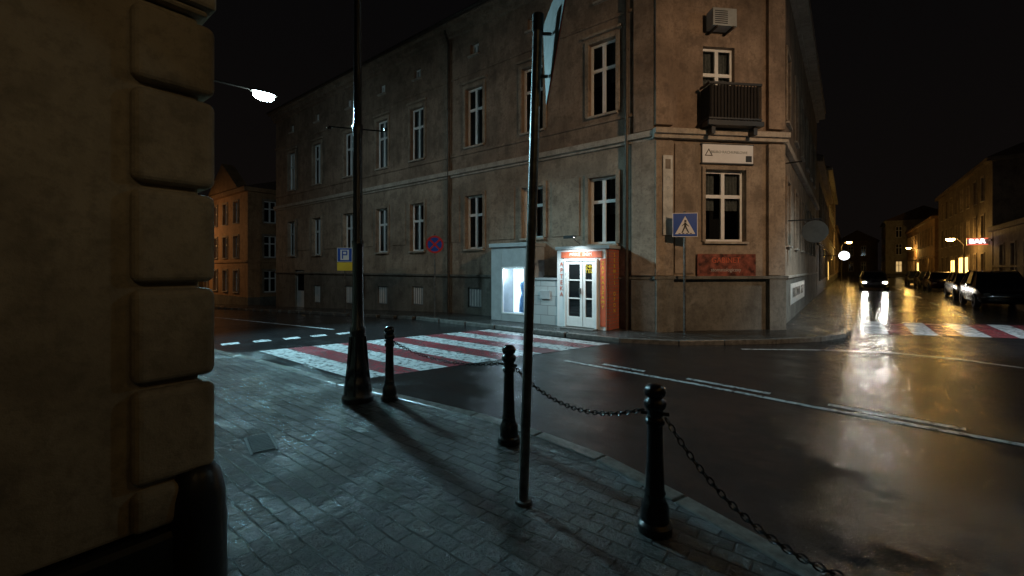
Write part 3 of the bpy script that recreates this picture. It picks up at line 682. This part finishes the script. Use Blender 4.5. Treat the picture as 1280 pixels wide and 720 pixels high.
pq=spot('added_porch_spot',None,W(-5.75,9.74,2.43),W(-5.8,10.3,.9),140,(.85,.97,1),120,.7,.08); pq.parent=e; pq.matrix_parent_inverse=RI  # spot of the added fixture, aimed at the door
pq=point('display_fill_light',None,W(-8.35,10.45,1.45),18,(.75,.9,1),.04); pq.parent=shop; pq.matrix_parent_inverse=RI  # added fill light, brightens the dress form against the backlight
M['neonw']=emis('neon_white',(1,.85,.85),6); M['neonr']=emis('neon_red',(1,.15,.08),1.5)
e=empty('illuminated_shop_sign',rz=-A); b=MB(); b.box(7.1,8.29,47.0,47.15,3.4,3.9,'signwhite'); b.make('panel',e)
b=MB(); b.box(7.1,8.2,46.96,46.997,3.86,3.9,'neonr'); b.box(7.1,8.2,46.96,46.997,3.4,3.44,'neonr'); b.make('neon_tubes',e)
text('BAR',.46,'neonw',e,(7.65,46.97,3.66),(math.pi/2,0,0))
e=empty('round_illuminated_sign',rz=-A); b=MB()
vs=[(-.2+.28*math.cos(a*.2244),34.9+k*.1,2.45+.28*math.sin(a*.2244)) for k in (0,1) for a in range(28)]
b.add(vs,[tuple(range(28))[::-1],tuple(range(28,56))]+[(i,(i+1)%28,(i+1)%28+28,i+28) for i in range(28)],'globe'); b.tube([(-1.44,34.95,2.45),(-.5,34.95,2.45)],.025,'black'); b.make('disc',e)
for (x,y0,y1,z0,z1) in ((8.28,74,76,2.2,3.1),(8.28,54,58,.5,2.6),(8.28,60,62,.6,2.4),(7.98,84,86,.6,2.4),(-1.42,46,48,.6,2.2),(-1.42,58,60,2.6,3.1),(-1.42,39,40,2.5,3.0)):
    b=MB(); b.box(x-.03,x+.03,y0,y1,z0,z1,'litwarm2'); 
    b.box(x-.05,x+.05,y0-.08,y0,z0,z1,'black'); b.box(x-.05,x+.05,y1,y1+.08,z0,z1,'black'); b.box(x-.05,x+.05,(y0+y1)/2-.03,(y0+y1)/2+.03,z0,z1,'black'); b.make('lit_shop_window',rot=True)

# ================================================ CARS
def paint(name,col):
    m=simple(name,col,.22,.3,.05,3,0); m.node_tree.nodes['Principled BSDF'].inputs['Coat Weight'].default_value=.8; return m
M['carblack']=paint('car_paint_black',(.008,.009,.011)); M['carred']=paint('car_paint_dark_red',(.05,.008,.008)); M['cargrey']=paint('car_paint_grey',(.04,.04,.045))
M['head']=emis('headlight',(1,.95,.82),160); M['headoff']=simple('headlight_glass',(.12,.12,.12),.1,0,.1,3,0); M['tail']=simple('tail_light',(.3,.01,.01),.2,0,.1,3,0)
def car(name,t,nn,face,matn,lights=False,Lc=4.3,w=.88,hh=1.47):
    e=empty(name,tuple(W(t,nn,-.1)),-A+ (math.pi/2 if face>0 else -math.pi/2))
    S=[(-.5,.42,.62,.78),(-.485,.28,.80,.92),(-.44,.22,.92,.97),(-.30,.2,.98,1.0),(0,.2,.96,1.0),(.2,.2,.94,1.0),(.33,.22,.88,.98),(.44,.24,.78,.93),(.485,.3,.66,.85),(.5,.42,.56,.72)]
    b=MB(); vs=[]
    for x,zb,zt,ws in S:
        X=x*Lc; ww=w*ws
        pts=[(0,zb),(ww*.85,zb),(ww*.98,zb+.1),(ww,(zb+zt)/2),(ww*.96,zt-.05),(ww*.86,zt),(0,zt+.025)]
        ring=pts+[(-p,q) for p,q in pts[1:-1]][::-1]
        vs+=[(X,p,q) for p,q in ring]
    k=12; fs=[(j*k+i,j*k+(i+1)%k,(j+1)*k+(i+1)%k,(j+1)*k+i) for j in range(len(S)-1) for i in range(k)]+[tuple(range(k)),tuple((len(S)-1)*k+i for i in range(k))]
    b.add(vs,fs,matn); b.make('body',e,smooth=True)
    b=MB(); zb=.93; zt=hh
    lo=[(-.45,zb-.02,.80),(-.2,zb,.83),(.1,zb,.83),(.29,zb-.06,.78)]; hi=[(-.37,zt-.07,.60),(-.2,zt,.64),(.02,zt-.005,.64),(.1,zt-.06,.60)]
    vs=[(x*Lc,s*y,z_) for s in (1,-1) for (x,z_,y) in lo]+[(x*Lc,s*y,z_) for s in (1,-1) for (x,z_,y) in hi]
    for s in (0,1):
        for i in range(3): b.add([vs[s*4+i],vs[s*4+i+1],vs[8+s*4+i+1],vs[8+s*4+i]],[(0,1,2,3)],'bglass')
    b.add([vs[0],vs[4],vs[12],vs[8]],[(0,1,2,3)],'bglass'); b.add([vs[3],vs[7],vs[15],vs[11]],[(0,1,2,3)],'bglass')
    b.make('windows',e)
    b=MB()
    rf=[(x*Lc,s*(y+.005),z_+.006) for s in (1,-1) for (x,z_,y) in hi]; b.add(rf,[(0,1,5,4),(1,2,6,5),(2,3,7,6)],matn)
    for s in (0,1):
        for i in range(4): b.tube([vs[s*4+i],vs[8+s*4+i]],.035,matn,6)
        b.tube([vs[8+s*4+i] for i in range(4)],.03,matn,6); b.tube([vs[s*4+i] for i in range(4)],.03,matn,6)
    b.box(.02*Lc+.5,.02*Lc+.62,.86,1.0,.95,1.06,matn); b.box(.02*Lc+.5,.02*Lc+.62,-1.0,-.86,.95,1.06,matn)
    b.make('roof_and_pillars',e,smooth=True)
    b=MB()
    for x in (-.31*Lc,.31*Lc):
        for s in (-1,1):
            vs=[];SS=24; prof=[(.20,.80),(.30,.80),(.325,.76),(.325,.64),(.3,.6)]
            for r,y in prof:
                for i in range(SS):
                    a=2*math.pi*i/SS; vs.append((x+r*math.cos(a),s*(y+.09),.325+r*math.sin(a)))
            b.add(vs,[(j*SS+i,j*SS+(i+1)%SS,(j+1)*SS+(i+1)%SS,(j+1)*SS+i) for j in range(4) for i in range(SS)],'rubber')
            vs=[(x+.2*math.cos(2*math.pi*i/SS),s*.87,.325+.2*math.sin(2*math.pi*i/SS)) for i in range(SS)]; b.add(vs,[tuple(range(SS))],'galv')
            for kk in range(5):
                a=kk*2*math.pi/5; b.tube([(x,s*.885,.325),(x+.19*math.cos(a),s*.885,.325+.19*math.sin(a))],.02,'black',5)
    b.make('wheels',e,smooth=True)
    b=MB(); X=.487*Lc
    for s in (-1,1):
        off=len(b.v)
        b.lathe([(.001,-.03),(.09,-.02),(.1,.0),(.08,.03),(.001,.04)],'head' if lights else 'headoff',14)
        for i in range(off,len(b.v)):
            x_,y_,z_=b.v[i]; b.v[i]=(X+z_*.8+.0,s*.60+y_*1.3,.62+x_*.8)
        b.box(-X-.03,-X+.05,s*.62-.12,s*.62+.12,.62,.78,'tail')
    b.box(X+.03,X+.05,-.26,.26,.42,.53,'signgrey'); b.box(X-.02,X+.02,-.35,.35,.56,.66,'black'); b.box(-X-.06,-X-.035,-.26,.26,.46,.57,'signwhite')
    b.make('lights_and_plates',e,smooth=True,bevel=.004)
    if lights:
        for s in (-1,1):
            p=Vector(W(t,nn,0))+W(-s*.58,face*(X+.25),.52); q=p+W(0,face*10,-.4)
            l=spot('headlamp_beam',None,p,q,110,(1,.95,.85),60,.6,.06)
            l.parent=e; l.matrix_parent_inverse=(Matrix.Translation(e.location)@Matrix.Rotation(e.rotation_euler.z,4,'Z')).inverted()
    return e
car('parked_car',5.2,28.6,-1,'carblack',hh=1.62)
car('parked_car',5.6,36,-1,'carblack'); car('parked_car',5.6,46,-1,'carred'); car('parked_car',5.6,52,-1,'carblack'); car('parked_car',5.6,60,-1,'cargrey')
car('car',1.6,45,-1,'cargrey',True)

# ================================================ WORLD
w=bpy.data.worlds.new('World'); sc.world=w; w.use_nodes=True; nt=w.node_tree; bg=nt.nodes['Background']
tc=nt.nodes.new('ShaderNodeTexCoord'); sx=nt.nodes.new('ShaderNodeSeparateXYZ'); L(nt,tc.outputs['Generated'],sx.inputs[0])
r=nt.nodes.new('ShaderNodeValToRGB'); L(nt,sx.outputs[2],r.inputs[0]); r.color_ramp.elements[0].color=(.0042,.0032,.0028,1); r.color_ramp.elements[1].color=(.0020,.0019,.0021,1); r.color_ramp.elements[1].position=.6
L(nt,r.outputs[0],bg.inputs[0]); bg.inputs[1].default_value=1.0

# ================================================ CAMERA
cd=bpy.data.cameras.new('Camera'); cam=bpy.data.objects.new('Camera',cd); sc.collection.objects.link(cam)
cam.location=(0,0,1.65); cam.rotation_euler=(math.pi/2,0,0); cd.sensor_width=36; cd.lens=36*532/1280; cd.shift_y=-25/1280; cd.clip_start=.05; cd.clip_end=1500
sc.camera=cam
sc.view_settings.view_transform='Standard'; sc.view_settings.look='None'; sc.view_settings.exposure=0
